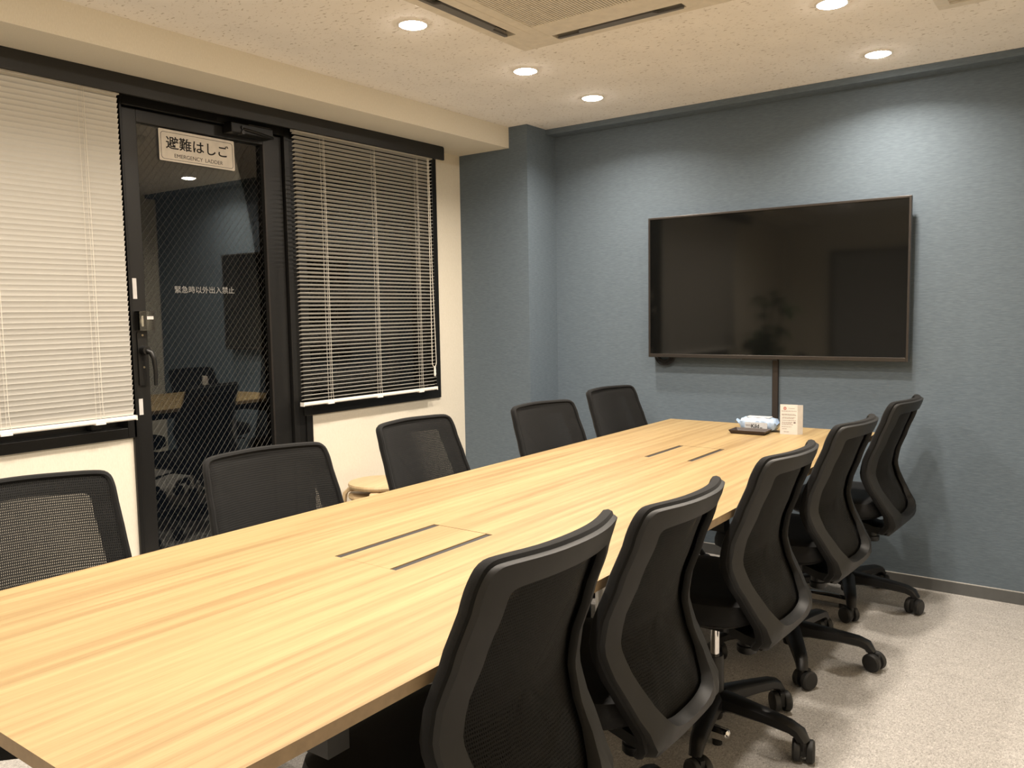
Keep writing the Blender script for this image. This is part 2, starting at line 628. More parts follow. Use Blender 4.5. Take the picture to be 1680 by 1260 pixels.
def window(name, y0, y1, z0, z1, label, mull=None):
    t = thing(name, label, 'window', (XL, (y0 + y1) / 2, z0), kind='structure')
    cy = (y0 + y1) / 2
    frame_rect(y0 - cy, y1 - cy, 0, z1 - z0, 0.046, 0.036, 0.040, 0.04, -0.11, 0.012, 'black_metal', t)
    frame_rect(y0 - cy + 0.046, y1 - cy - 0.036, 0.040, z1 - z0 - 0.04, 0.03, 0.03, 0.035, 0.03, -0.10, -0.055, 'black_metal', t, ('sash_stile', 'sash_stile', 'sash_rail', 'sash_rail'))
    MB().box(-0.080, -0.074, y0 - cy + 0.07, y1 - cy - 0.06, 0.07, z1 - z0 - 0.06).build('pane', 'window_glass', t)
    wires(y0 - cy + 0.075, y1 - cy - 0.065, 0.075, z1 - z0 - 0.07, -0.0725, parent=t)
    return t


wA = window('window_1', W1A, W1B, ZW, 2.085, 'black-framed wired-glass window behind the closed left-hand blind')
MB().box(-0.055, -0.02, 0.61, 0.655, 0.04, 0.085).build('latch', 'black_satin', wA, bevel=0.006)
window('window_2', W2A, W2B, ZW - 0.008, 2.085, 'black-framed window behind the half-open right-hand blind')

door = thing('door_1', 'black-framed wired-glass emergency exit door between two blinds', 'door', (XL, (DA + DB) / 2, 0), kind='structure')
dc = (DA + DB) / 2
# jambs and head
MB().box(-0.11, 0.012, DA - 0.012 - dc, DA + 0.008 - dc, 0, 2.085).build('jamb', 'black_metal', door, bevel=0.002)
MB().box(-0.11, 0.012, DB - 0.058 - dc, DB - 0.030 - dc, 0, 2.085).build('jamb', 'black_satin', door, bevel=0.002)
MB().box(-0.11, 0.004, DB - 0.028 - dc, DB + 0.012 - dc, 0, 2.085).build('jamb', 'black_metal', door, bevel=0.002)
MB().box(-0.11, 0.012, DB + 0.012 - dc, DB + 0.048 - dc, 0, ZW - 0.008).build('jamb', 'black_metal', door, bevel=0.002)
MB().box(-0.11, 0.012, DA + 0.008 - dc, DB - 0.058 - dc, 2.036, 2.085).build('door_head', 'black_metal', door, bevel=0.002)
# leaf
ly0, ly1, lz1 = DA + 0.010 - dc, DB - 0.062 - dc, 2.032
gy0, gy1, gz0, gz1 = 1.762 - dc, 2.338 - dc, 0.30, 1.984
MB().box(-0.045, -0.005, ly0, gy0, 0.01, lz1).build('leaf_stile', 'black_satin', door, bevel=0.002)
MB().box(-0.045, -0.005, gy1, ly1, 0.01, lz1).build('leaf_stile', 'black_satin', door, bevel=0.002)
MB().box(-0.045, -0.005, gy0, gy1, gz1, lz1).build('leaf_rail', 'black_satin', door, bevel=0.002)
MB().box(-0.045, -0.005, gy0, gy1, 0.01, gz0).build('leaf_rail', 'black_satin', door, bevel=0.002)
MB().box(-0.010, -0.003, gy1 - 0.002, gy1 + 0.006, gz0, gz1).build('glazing_bead', 'tv_bezel', door)
PR = R(1.1)
gcy = (gy0 + gy1) / 2
pane = MB().box(-0.003, 0.003, gy0 - gcy, gy1 - gcy, gz0, gz1).build('pane', 'window_glass', door)
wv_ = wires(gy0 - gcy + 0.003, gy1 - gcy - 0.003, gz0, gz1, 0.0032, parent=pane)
pane.location = (-0.025, gcy, 0)
pane.rotation_euler = (0, 0, PR)
text_mesh('緊急時以外出入禁止', 0.0285, ((0, 1, 0), (0, 0, 1), (1, 0, 0)), (0.0042, 2.034 - dc - gcy, 1.355), 'frosted_letter', 'pane_lettering', pane, width=0.280)
# handle set
hb = MB()
hb.ngon_prism(rrect(1.716 - dc, 1.752 - dc, 0.985, 1.19, 0.006), 'x', -0.005, 0.002)
hb.build('handle_plate', 'black_satin', door)
hd = MB()
hd.cyl((-0.004, 1.737 - dc, 1.120), (0.030, 1.737 - dc, 1.120), 0.019, 0.016, 16)
hd.path([(0.028, 1.738 - dc, 1.120), (0.040, 1.746 - dc, 1.112), (0.044, 1.755 - dc, 1.085), (0.042, 1.760 - dc, 1.03), (0.040, 1.759 - dc, 0.985)], [0.010, 0.010, 0.009, 0.008, 0.007], 10)
hdl = hd.build('handle', 'black_satin', door, smooth=True)
for zz in (1.178, 1.055):
    MB().cyl((-0.004, 1.737 - dc, zz), (0.003, 1.737 - dc, zz), 0.004, 0.004, 10).build('screw', 'screw_brass', door)
lk = MB()
lk.cyl((-0.005, 1.728 - dc, 1.232), (0.012, 1.728 - dc, 1.232), 0.013, 0.012, 16)
lk.box(0.012, 0.024, 1.724 - dc, 1.732 - dc, 1.212, 1.252)
lkb = lk.build('thumb_turn', 'chrome', door)
cv = MB()
for (y0_, y1_, z0_, z1_) in ((1.713, 1.716, 1.196, 1.270), (1.770, 1.773, 1.196, 1.270), (1.716, 1.770, 1.196, 1.199), (1.716, 1.770, 1.267, 1.270)):
    cv.box(-0.004, 0.03, y0_ - dc, y1_ - dc, z0_, z1_)
cv.box(0.028, 0.031, 1.713 - dc, 1.773 - dc, 1.196, 1.270)
cv.build('clear_lock_cover', 'clear_plastic', door)
MB().box(0.0312, 0.0325, 1.742 - dc, 1.768 - dc, 1.238, 1.250).build('cover_sticker', 'paper_white', door)
for z0_, z1_ in ((1.317, 1.395), (0.872, 0.934)):
    MB().box(-0.005, -0.003, 1.711 - dc, 1.727 - dc, z0_, z1_).build('white_sticker', 'paper_white', door)
for yy in (1.98, 1.93):
    pass
# door closer
cl = thing('door_closer', 'black door closer arm above the emergency door', 'door closer', (XL, 2.30, 2.0))
MB().box(-0.004, 0.055, -0.16, 0.05, 0.000, 0.042).build('closer_body', 'black_metal', cl, bevel=0.004)
MB().box(0.010, 0.050, -0.07, 0.045, 0.020, 0.046).build('closer_cover', 'aircon_flap', cl, bevel=0.003)
MB().box(-0.002, 0.015, -0.20, 0.08, 0.046, 0.058).build('closer_track', 'black_satin', cl)
ac_ = MB()
for zz in (0.012, 0.030):
    ac_.cyl((0.030, -0.105, zz - 0.006), (0.060, -0.105, zz - 0.006), 0.009, 0.009, 12)
ac_.path([(0.058, -0.105, 0.02), (0.060, -0.02, 0.012), (0.050, 0.05, 0.006)], 0.006, 8)
ac_.build('closer_arm', 'black_satin', cl)

# emergency sign
sg = thing('emergency_sign', 'white sign reading emergency ladder stuck on the glass door', 'sign', (XL - 0.019, 2.029, 1.857), PR)
MB().ngon_prism(rrect(-0.173, 0.173, 0, 0.122, 0.005), 'x', 0, 0.0025).build('sign_plate', 'sign_white', sg)
bd = MB()
o1, i1 = rrect(-0.165, 0.165, 0.007, 0.112, 0.012), rrect(-0.1635, 0.1635, 0.0085, 0.1105, 0.011)
bd.quad_loops([[(0.0026, *p) for p in o1], [(0.0031, *p) for p in o1], [(0.0031, *p) for p in i1], [(0.0026, *p) for p in i1]], close_v=True)
bd.build('sign_border', 'ink_black', sg)
text_mesh('避難はしご', 0.050, ((0, 1, 0), (0, 0, 1), (1, 0, 0)), (0.0026, 0.0, 0.0725), 'ink_black', 'sign_lettering', sg, offset=0.012, width=0.288)
text_mesh('EMERGENCY LADDER', 0.0150, ((0, 1, 0), (0, 0, 1), (1, 0, 0)), (0.0026, 0.003, 0.024), 'ink_black', 'sign_lettering', sg, offset=-0.004, width=0.222, wordspace=1.6)

# ------------------------------------------------------------------ blind valance and blinds
XV = -2.923
vy0, vy1, vz0 = -0.2, 3.409, 2.0485
va = thing('blind_valance', 'long black box valance running above both blinds and the door', 'valance', (XV, (vy0 + vy1) / 2, vz0))
hl = (vy1 - vy0) / 2
MB().ngon_prism([(-hl, 0), (hl, 0), (hl, 0.062), (hl - 0.008, 0.0697), (-hl, 0.0697)], 'x', -0.014, 0).build('front_board', 'valance_black', va, bevel=0.0015)
MB().box(XL - XV + 0.013, -0.014, -hl, hl, 0.0600, 0.0697).build('top_board', 'valance_black', va)
MB().box(XL - XV + 0.013, -0.014, hl - 0.012, hl, 0.012, 0.060).build('end_board', 'valance_black', va)

XBL = -2.972


def slat_mesh(length, tilt):
    mb = MB()
    w_, n = 0.0235, 4
    prof = []
    for k in range(n + 1):
        s = -w_ / 2 + w_ * k / n
        prof.append((s, 0.0016 * (1 - (2 * s / w_) ** 2)))
    loop2 = prof + [(a, b - 0.0007) for a, b in reversed(prof)]
    ct, st = math.cos(tilt), math.sin(tilt)
    rot = [(a * ct - b * st, a * st + b * ct) for a, b in loop2]
    mb.quad_loops([[(p[0], y, p[1]) for p in rot] for y in (-length / 2, length / 2)], cap=True)
    me, _ = mb.mesh('slat', 'slat_white')
    return me


def blind(label, y0, y1, zbot, ztop, tilt, cords, nsl, pull=None):
    cy = (y0 + y1) / 2
    t = thing('venetian_blind', label, 'blind', (XBL, cy, zbot))
    L = y1 - y0
    me = slat_mesh(L - 0.006, tilt)
    H = ztop - zbot
    z_first = 0.026
    for i in range(nsl):
        z = z_first + (H - z_first - 0.006) * i / (nsl - 1)
        o = bpy.data.objects.new('slat', me)
        COL.objects.link(o)
        o.parent = t
        o.location = (0, 0, z)
        o.rotation_euler = (0, R(random.uniform(-1.6, 1.6)), 0)
    br = MB()
    br.ngon_prism([(-0.011, 0.001), (-0.008, -0.003), (0.008, -0.003), (0.011, 0.001), (0.011, 0.009), (0.006, 0.013), (-0.006, 0.013), (-0.011, 0.009)], 'y', -L / 2, L / 2)
    b_ = br.build('bottom_rail', 'rail_white', t)
    MB().box(-0.013, 0.013, -L / 2 - 0.003, -L / 2, -0.004, 0.014).build('end_cap', 'rail_white', t)
    MB().box(-0.013, 0.013, L / 2, L / 2 + 0.003, -0.004, 0.014).build('end_cap', 'rail_white', t)
    MB().box(-0.014, 0.014, -L / 2, L / 2, H - 0.002, H + 0.022).build('head_rail', 'rail_white', t)
    for c in cords:
        yy = c - cy
        lc = MB()
        for dy in (-0.010, 0.006):
            lc.cyl((0.0125, yy + dy, 0.012), (0.0125, yy + dy, H), 0.0005, n=5)
        lc.build('ladder_cord', 'cord_white', t)
        lf = MB()
        lf.path([(0.0145, yy + 0.012, H), (0.0150, yy + 0.013, H * 0.5), (0.0155, yy + 0.014, 0.06), (0.0150, yy + 0.017, 0.03), (0.012, yy + 0.022, 0.010)], 0.0008, 6)
        lf.build('lift_cord', 'cord_white', t)
        MB().box(-0.012, 0.0135, yy - 0.013, yy + 0.024, -0.006, 0.001).build('cord_clip', 'rail_white', t)
    if pull is not None:
        yy = pull - cy
        pts = [(0.020, yy - 0.012, H), (0.021, yy - 0.012, H * 0.6), (0.022, yy - 0.014, 0.16)]
        for k in range(9):
            a = PI + PI * k / 8
            pts.append((0.022, yy + 0.002 + 0.016 * math.cos(a), 0.145 + 0.022 * math.sin(a)))
        pts += [(0.022, yy + 0.018, 0.16), (0.021, yy + 0.004, H * 0.5), (0.020, yy - 0.004, H)]
        MB().path(pts, 0.0017, 6).build('pull_cord', 'cord_white', t)
        MB().path([(0.022, yy + 0.004, 0.123), (0.022, yy + 0.005, 0.118), (0.022, yy + 0.005, 0.080), (0.022, yy + 0.005, 0.072)], [0.002, 0.005, 0.006, 0.004], 8).build('tassel', 'rail_white', t)
    return t


blind('closed white venetian blind left of the emergency door', 0.12, 1.656, 0.868, 2.052, R(63), (0.45, 1.20, 1.515), 64)
blind('half-open white venetian blind right of the emergency door', 2.447, 3.352, 0.838, 2.052, R(15), (2.600, 2.918, 3.222), 65, pull=3.318)

# ------------------------------------------------------------------ ceiling fittings


def downlight(x, y, label):
    t = thing('downlight', label, 'downlight', (x, y, ZC), group='round ceiling downlights')
    MB().quad_loops([[(r * math.cos(2 * PI * k / 32), r * math.sin(2 * PI * k / 32), z) for k in range(32)] for r, z in ((0.054, 0.001), (0.054, -0.002), (0.051, -0.004), (0.047, -0.004), (0.046, 0.001))], close_v=True).build('trim_ring', 'lamp_trim', t, smooth=True)
    MB().lathe([(0.0455, -0.0005), (0.0455, -0.003), (0.040, -0.0065), (0.028, -0.0092), (0.012, -0.0105)], n=32).build('light_disc', 'lamp_emission', t, smooth=True)
    ld = bpy.data.lights.new('lamp_beam', 'AREA')
    ld.shape = 'DISK'
    ld.size = 0.085
    ld.energy = LAMP_POWER
    ld.color = LAMP_COLOUR
    ld.spread = LAMP_SPREAD
    lo = bpy.data.objects.new('lamp_beam', ld)
    COL.objects.link(lo)
    lo.parent = t
    lo.location = (0, 0, -0.012)


for x, y, lb in ((-1.996, 2.179, 'lit round downlight left of the air conditioner panel'),
                 (-2.014, 2.871, 'lit round downlight just off the corner of the air conditioner'),
                 (-2.022, 3.420, 'lit round downlight nearest the corner column'),
                 (-0.803, 2.890, 'lit round downlight between the small ceiling vent and air conditioner'),
                 (-0.812, 3.568, 'lit round downlight closest to the wall above the television'),
                 (-2.00, 1.49, 'lit round downlight between the left blind and air conditioner, out of view'),
                 (-2.00, 0.80, 'lit round downlight over the nearest left chair, out of view'),
                 (-2.00, 0.10, 'lit round downlight over the near left end of the table, out of view'),
                 (-0.80, 2.20, 'lit round downlight beside the right edge of the air conditioner, out of view'),
                 (-0.80, 1.49, 'lit round downlight over the two nearest right chairs, out of view'),
                 (-0.80, 0.80, 'lit round downlight over the near right corner of the table, out of view'),
                 (-0.80, 0.10, 'lit round downlight just before the near end of the table, out of view')):
    downlight(x, y, lb)

ACX, ACY, ACH, ZA = -1.405, 2.180, 0.420, 2.204
acn = thing('ceiling_air_conditioner', 'square cream ceiling cassette air conditioner with ribbed grille', 'air conditioner', (ACX, ACY, ZA))
D = ZC - ZA
# outer frame of the panel (four bars), inner frame, dark cavity
so, si = 0.378, 0.332          # slot outer / inner edges
fr_ = MB()
for sx, sy in ((1, 0), (-1, 0), (0, 1), (0, -1)):
    if sx:
        x0, x1 = sorted((sx * so, sx * ACH))
        fr_.box(x0, x1, -ACH, ACH, 0, D)
    else:
        y0, y1 = sorted((sy * so, sy * ACH))
        fr_.box(-so, so, y0, y1, 0, D)
fr_.build('panel_border', 'aircon_cream', acn, bevel=0.003)
for sx in (-1, 1):
    for sy in (-1, 1):
        x0, x1 = sorted((sx * 0.245, sx * so))
        y0, y1 = sorted((sy * 0.245, sy * so))
        c_ = MB()
        c_.ngon_prism([(sx * 0.245, sy * si), (sx * si, sy * si), (sx * si, sy * 0.245), (sx * so, sy * 0.245), (sx * so, sy * so), (sx * 0.245, sy * so)], 'z', 0, D)
        c_.build('corner_cover', 'aircon_cream', acn)
inn = MB()
for sx, sy in ((1, 0), (-1, 0), (0, 1), (0, -1)):
    if sx:
        x0, x1 = sorted((sx * 0.250, sx * si))
        inn.box(x0, x1, -si, si, -0.002, D)
    else:
        y0, y1 = sorted((sy * 0.216, sy * si))
        inn.box(-0.250, 0.250, y0, y1, -0.002, D)
inn.build('grille_frame', 'aircon_cream', acn, bevel=0.002)
MB().box(-so, so, -so, so, D - 0.004, D - 0.001).build('cavity', 'aircon_dark', acn)
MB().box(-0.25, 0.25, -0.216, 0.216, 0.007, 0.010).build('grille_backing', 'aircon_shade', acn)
gr = MB()
k = -0.246
while k < 0.247:
    gr.box(k, k + 0.0055, -0.216, 0.216, -0.001, 0.008)
    k += 0.0105
g_o = gr.build('grille_ribs', 'aircon_cream', acn)
g_o['kind'] = 'stuff'
for sx in (-1, 1):
    MB().box(sx * 0.290 - 0.0008, sx * 0.290 + 0.0008, -0.27, 0.27, -0.0026, -0.0015).build('seam', 'aircon_grille', acn)
for ang in (0, 90, 180, 270):
    f_ = MB()
    # flap: full-length outer lip, wide centre blade
    f_.ngon_prism([(-0.235, so - 0.001), (0.235, so - 0.001), (0.240, so - 0.010), (0.236, so - 0.014), (0.150, so - 0.014), (0.138, si + 0.010), (-0.138, si + 0.010), (-0.150, so - 0.014), (-0.236, so - 0.014), (-0.240, so - 0.010)], 'z', -0.003, 0.004)
    o = f_.build('louvre_flap', 'aircon_flap', acn)
    o.rotation_euler = (0, 0, R(ang))

vn = thing('ceiling_vent', 'small flush square ceiling vent near the television wall', 'vent', (-0.375, 3.01, ZC))
vb = MB()
h1, h2 = 0.158, 0.118
for a, b_, c, d in ((-h1, h1, -h1, -h2), (-h1, h1, h2, h1), (-h1, -h2, -h2, h2), (h2, h1, -h2, h2)):
    vb.box(a, b_, c, d, -0.008, 0.0)
vb.build('vent_frame', 'aircon_cream', vn, bevel=0.002)
MB().box(-h2, h2, -h2, h2, -0.003, -0.001).build('vent_backing', 'aircon_grille', vn)
for i in range(11):
    y = -0.105 + 0.021 * i
    MB().box(-h2, h2, y - 0.006, y + 0.006, -0.007, -0.003).build('vent_slat', 'aircon_grille', vn)

# ------------------------------------------------------------------ television wall
tx0, tx1, tz0, tz1, ty = -1.9655, -0.735, 1.0013, 1.7063, 3.868
tv = thing('television', 'large black flat-screen television mounted on the blue wall', 'television', ((tx0 + tx1) / 2, ty, tz0))
hw, th = (tx1 - tx0) / 2, tz1 - tz0
MB().box(-hw, -hw + 0.010, 0, 0.022, 0, th).build('bezel_side', 'tv_bezel', tv, bevel=0.0015)
MB().box(hw - 0.010, hw, 0, 0.022, 0, th).build('bezel_side', 'tv_bezel', tv, bevel=0.0015)
MB().box(-hw + 0.010, hw - 0.010, 0, 0.022, 0, 0.018).build('bezel_bottom', 'tv_bezel', tv, bevel=0.0015)
MB().box(-hw + 0.010, hw - 0.010, 0, 0.022, th - 0.010, th).build('bezel_top', 'tv_bezel', tv, bevel=0.0015)
MB().box(-hw + 0.010, hw - 0.010, 0.003, 0.018, 0.018, th - 0.010).build('screen', 'tv_screen', tv)
MB().ngon_prism(rrect(-hw + 0.012, hw - 0.012, 0.012, th - 0.012, 0.02), 'y', 0.022, 0.036).build('back_shell', 'tv_back', tv)
MB().box(-0.40, 0.40, 0.036, 0.052, 0.05, 0.42).build('rear_housing', 'tv_back', tv, bevel=0.006)
MB().box(-0.25, 0.25, 0.052, 0.0695, 0.15, 0.45).build('wall_bracket', 'black_metal', tv)
MB().box(-0.12, 0.05, 0.004, 0.02, -0.005, 0.0).build('sensor_bar', 'tv_back', tv)
tag(MB().box(-1.340, -1.312, 3.922, YF, 0.054, 0.998).build('cable_raceway', 'raceway_brown', bevel=0.003), 'dark brown vertical cable cover on the wall below the television', 'cable cover')
cc = thing('coiled_cable', 'coil of black cables hanging under the television left corner', 'cable', (-1.897, 3.923, 0.955))
for i in range(5):
    rr = 0.058 - 0.006 * i
    pts = [(rr * 1.05 * math.cos(2 * PI * k / 28 + i), -0.006 + 0.004 * math.sin(k * 0.9 + i) + 0.003 * (i % 3), 0.062 + rr * math.sin(2 * PI * k / 28 + i)) for k in range(28)]
    mb = MB()
    pp = [Vector(p) for p in pts]
    loops = []
    for k, p in enumerate(pp):
        t_ = (pp[(k + 1) % 28] - pp[k - 1]).normalized()
        u = Vector((0, 1, 0))
        u = (u - t_ * u.dot(t_)).normalized()
        v_ = t_.cross(u)
        loops.append([p + (u * math.cos(2 * PI * q / 7) + v_ * math.sin(2 * PI * q / 7)) * 0.0034 for q in range(7)])
    mb.quad_loops(loops, close_v=True)
    mb.build('cable_loop', 'cable_black', cc, smooth=True)

# ------------------------------------------------------------------ meeting table
TXL, TXR, TYN, TYF, TZ, TT = -1.7352, -0.8007, 0.4289, 3.6473, 0.72, 0.020
tcx, tcy = (TXL + TXR) / 2, (TYN + TYF) / 2
tb = thing('meeting_table', 'long oak-topped meeting table with two cable hatches', 'table', (tcx, tcy, 0))
hatches = ((-1.364, -1.178, 1.192, 1.517), (-1.357, -1.178, 2.642, 2.937))
xs = sorted({TXL, TXR, *[h[0] for h in hatches[:1]], *[h[1] for h in hatches[:1]]})
hx0, hx1 = -1.362, -1.178


def slab(mb, x0, x1, y0, y1):
    mb.box(x0 - tcx, x1 - tcx, y0 - tcy, y1 - tcy, TZ - TT, TZ)


top = MB()
# one continuous top with two openings, built as a grid of shared vertices
gx = [TXL, hx0, hx1, TXR]
gy = [TYN, hatches[0][2], hatches[0][3], hatches[1][2], hatches[1][3], TYF]
bm = bmesh.new()
vt = {}
for i, x in enumerate(gx):
    for j, y in enumerate(gy):
        vt[i, j] = bm.verts.new((x - tcx, y - tcy, TZ))
for i in range(3):
    for j in range(5):
        if i == 1 and j in (1, 3):
            continue
        bm.faces.new((vt[i, j], vt[i + 1, j], vt[i + 1, j + 1], vt[i, j + 1]))
ext = bmesh.ops.extrude_face_region(bm, geom=list(bm.faces))
for e in ext['geom']:
    if isinstance(e, bmesh.types.BMVert):
        e.co.z -= TT
bmesh.ops.recalc_face_normals(bm, faces=bm.faces)
me = bpy.data.meshes.new('tabletop')
bm.to_mesh(me)
bm.free()
me.materials.append(MATS['oak_laminate'])
me.materials.append(MATS['oak_edge'])
for p in me.polygons:
    if abs(p.normal.z) < 0.5:
        p.material_index = 1
o = bpy.data.objects.new('tabletop', me)
COL.objects.link(o)
o.parent = tb
for (a, b_, c, d) in hatches:
    l_ = MB()
    sl, gp = 0.019, 0.0016
    l_.box(hx0 + sl - tcx, hx1 - sl - tcx, c + gp - tcy, d - gp - tcy, TZ - TT, TZ - 0.0004)
    hl_ = l_.build('cable_hatch', 'oak_laminate', tb)
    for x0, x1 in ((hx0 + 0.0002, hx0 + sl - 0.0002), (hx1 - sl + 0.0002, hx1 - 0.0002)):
        MB().box(x0 - tcx, x1 - tcx, c + 0.0005 - tcy, d - 0.0005 - tcy, TZ - TT, TZ - 0.0025).build('dark_slot_fill', 'ink_black', tb)  # black strip fills the slot to give it the dark of an opening
    t_ = MB()
    for (x0, x1, y0, y1, z0, z1) in ((hx0, hx0 + 0.004, c, d, 0.64, TZ - TT), (hx1 - 0.004, hx1, c, d, 0.64, TZ - TT), (hx0, hx1, c - 0.004, c, 0.64, TZ - TT), (hx0, hx1, d, d + 0.004, 0.64, TZ - TT), (hx0, hx1, c, d, 0.636, 0.64)):
        t_.box(x0 - tcx, x1 - tcx, y0 - tcy, y1 - tcy, z0, z1)
    t_.build('cable_tray', 'black_metal', tb)
for sx in (-0.36, 0.36):
    MB().box(sx - 0.02, sx + 0.02, TYN + 0.10 - tcy, TYF - 0.12 - tcy, 0.655, TZ - TT - 0.0005).build('support_rail', 'black_metal', tb)
for ly in (0.755, 2.18, 3.50):
    y = ly - tcy
    lg = thing('leg_frame', None, None, (0, y, 0))
    lg.parent = tb
    MB().box(-0.40, 0.40, -0.02, 0.02, 0.625, 0.655).build('cross_beam', 'black_metal', lg)
    MB().cyl((0, 0, 0.046), (0, 0, 0.626), 0.022, 0.022, 20).build('leg_post', 'silver_paint', lg, smooth=True)
    ft = MB()
    ft.sections([((-0.412, 0, 0.030), (0, 0.012, 0), (0, 0, 0.008)), ((-0.405, 0, 0.032), (0, 0.020, 0), (0, 0, 0.014)), ((-0.335, 0, 0.034), (0, 0.022, 0), (0, 0, 0.018)), ((0.335, 0, 0.034), (0, 0.022, 0), (0, 0, 0.018)), ((0.405, 0, 0.032), (0, 0.020, 0), (0, 0, 0.014)), ((0.412, 0, 0.030), (0, 0.012, 0), (0, 0, 0.008))])
    ft.build('foot_bar', 'chrome', lg, smooth=True)
    for sx in (-1, 1):
        MB().cyl((sx * 0.375, 0, 0.0), (sx * 0.375, 0, 0.018), 0.014, 0.014, 12).build('levelling_foot', 'caster_rubber', lg)

# ------------------------------------------------------------------ office chairs
OUT_H = [(0, .324), (.078, .327), (.132, .346), (.167, .394), (.187, .466), (.200, .545), (.203, .61), (.197, .70), (.190, .79), (.186, .836), (.177, .857), (.152, .863), (.08, .864), (0, .865)]
INN_H = [(0, .402), (.058, .405), (.100, .421), (.128, .462), (.146, .524), (.157, .575), (.158, .62), (.151, .70), (.144, .760), (.141, .799), (.133, .813), (.110, .817), (.06, .819), (0, .820)]
DM = [(.30, .130), (.34, .180), (.38, .212), (.42, .217), (.47, .198), (.53, .174), (.58, .164), (.63, .172), (.72, .205), (.80, .236), (.87, .260)]
WR = [(.30, .004), (.38, .008), (.46, .025), (.56, .040), (.70, .044), (.87, .050)]


def backpt(a, z, off=0.0):
    y = -interp(DM, z) + interp(WR, z) * (a / 0.2) ** 2
    return Vector((a, y + off, z))


def full(half):
    s = catmull(half, 3)
    return s + [(-a, z) for a, z in reversed(s[1:-1])]


def make_chair():
    t = thing('office_chair', 'chair', 'chair')
    fo, fi = full(OUT_H), full(INN_H)
    n = len(fo)
    # rear plastic frame
    loops = []
    for (ao, zo), (ai, zi) in zip(fo, fi):
        thick = 0.013 + 0.016 * max(0.0, min(1.0, (0.47 - (zo + zi) / 2) / 0.12))

        def mixp(f, off):
            return backpt(ao + (ai - ao) * f, zo + (zi - zo) * f, off)
        loops.append([mixp(0, 0.003), mixp(0, -0.006), mixp(0.07, -thick), mixp(0.5, -thick - 0.0012), mixp(0.93, -thick), mixp(1.0, -0.006), mixp(1.0, 0.003)])
    MB().quad_loops(loops, close_v=True).build('back_frame', 'chair_plastic', t, smooth=True)
    # front mesh, over the whole outline
    c0 = (0.0, 0.60)
    fracs = (0.12, 0.3, 0.5, 0.7, 0.85, 0.95, 1.0)
    mb = MB()
    uvs = []

    def surf(a, z, off):
        e = 0.004
        p = backpt(a, z)
        nrm = (backpt(a + e, z) - backpt(a - e, z)).cross(backpt(a, z + e) - backpt(a, z - e)).normalized()
        if nrm.y < 0:
            nrm = -nrm
        return p + nrm * off
    for lay in (0.0120, 0.0128, 0.0136):      # knitted mesh has thickness: three closely spaced layers
        base = len(mb.v)
        rows = [[(c0[0] + (a - c0[0]) * f, c0[1] + (z - c0[1]) * f) for a, z in fo] for f in fracs]
        mb.quad_loops([[surf(a, z, lay - (0.004 if f == 1.0 else 0)) for a, z in row] for f, row in zip(fracs, rows)])
        for row in rows:
            uvs.extend(row)
        b = len(mb.v)
        mb.v.append(tuple(surf(*c0, lay)))
        uvs.append(c0)
        for j in range(n):
            mb.f.append((b, base + j, base + (j + 1) % n))
    bmo = mb.build('back_mesh', 'mesh_fabric', t, smooth=True)
    uvl = bmo.data.uv_layers.new(name='weave')
    for lp in bmo.data.loops:
        uvl.data[lp.index].uv = uvs[lp.vertex_index]
    # upholstered edge
    loops = []
    for j, (a, z) in enumerate(fo):
        a0, z0 = fo[j - 1]
        a1, z1 = fo[(j + 1) % n]
        tx, tz = a1 - a0, z1 - z0
        l = math.hypot(tx, tz)
        nx, nz = tz / l, -tx / l
        r = 0.0080
        lp = []
        for q in range(8):
            th_ = 2 * PI * q / 8
            da, dy = r * math.cos(th_), 0.012 * math.sin(th_)
            p = backpt(a, z, 0.008 + dy)
            lp.append(p + Vector((nx * da, 0, nz * da)))
        loops.append(lp)
    MB().quad_loops(loops, close_v=True).build('back_edge', 'chair_fabric', t, smooth=True)
    # stem from the back under the seat
    st = MB()
    st.sections([((0, -0.185, 0.356), (0.105, 0, 0), (0, 0.006, 0.030)), ((0, -0.165, 0.335), (0.085, 0, 0), (0, 0.012, 0.024)), ((0, -0.125, 0.330), (0.062, 0, 0), (0, 0.006, 0.022)), ((0, -0.03, 0.355), (0.055, 0, 0), (0, 0, 0.020))])
    st.build('back_stem', 'chair_plastic', t, smooth=True)
    kn = MB()
    kn.lathe([(0.026, 0.272), (0.029, 0.276), (0.029, 0.292), (0.025, 0.295), (0.025, 0.325)], (0, -0.098, 0), 16)
    kn.build('tension_knob', 'base_plastic', t, smooth=True)
    # seat
    def sup(hx, hy, cy, p=3.2, m=36):
        r = []
        for k in range(m):
            a = 2 * PI * k / m
            ca, sa = math.cos(a), math.sin(a)
            r.append((hx * math.copysign(abs(ca) ** (2 / p), ca), cy + hy * math.copysign(abs(sa) ** (2 / p), sa)))
        return r
    se = MB()
    lv = [(0.86, 0.400, 0), (0.96, 0.404, 0), (1.0, 0.416, 0), (1.0, 0.436, 0), (0.97, 0.452, 0), (0.90, 0.461, 0), (0.7, 0.465, 0), (0.35, 0.464, 0)]
    loops = []
    for s_, z, _ in lv:
        ring = sup(0.220 * s_, 0.215 * s_, 0.030, 3.0)
        loops.append([(x, y, z - (0.016 * max(0, (y - 0.16) / 0.09) if z > 0.41 else 0) + 0.010 * (x / 0.226) ** 2 * (1 if z > 0.45 else 0)) for x, y in ring])
    se.quad_loops(loops, cap=True)
    se.build('seat', 'seat_fabric', t, smooth=True)
    sh = MB()
    loops = []
    for s_, z in ((0.66, 0.384), (0.82, 0.388), (0.90, 0.400)):
        loops.append([(x, y, z) for x, y in sup(0.226 * s_, 0.215 * s_, 0.030)])
    sh.quad_loops(loops, cap=True)
    sh.build('seat_shell', 'base_plastic', t, smooth=True)
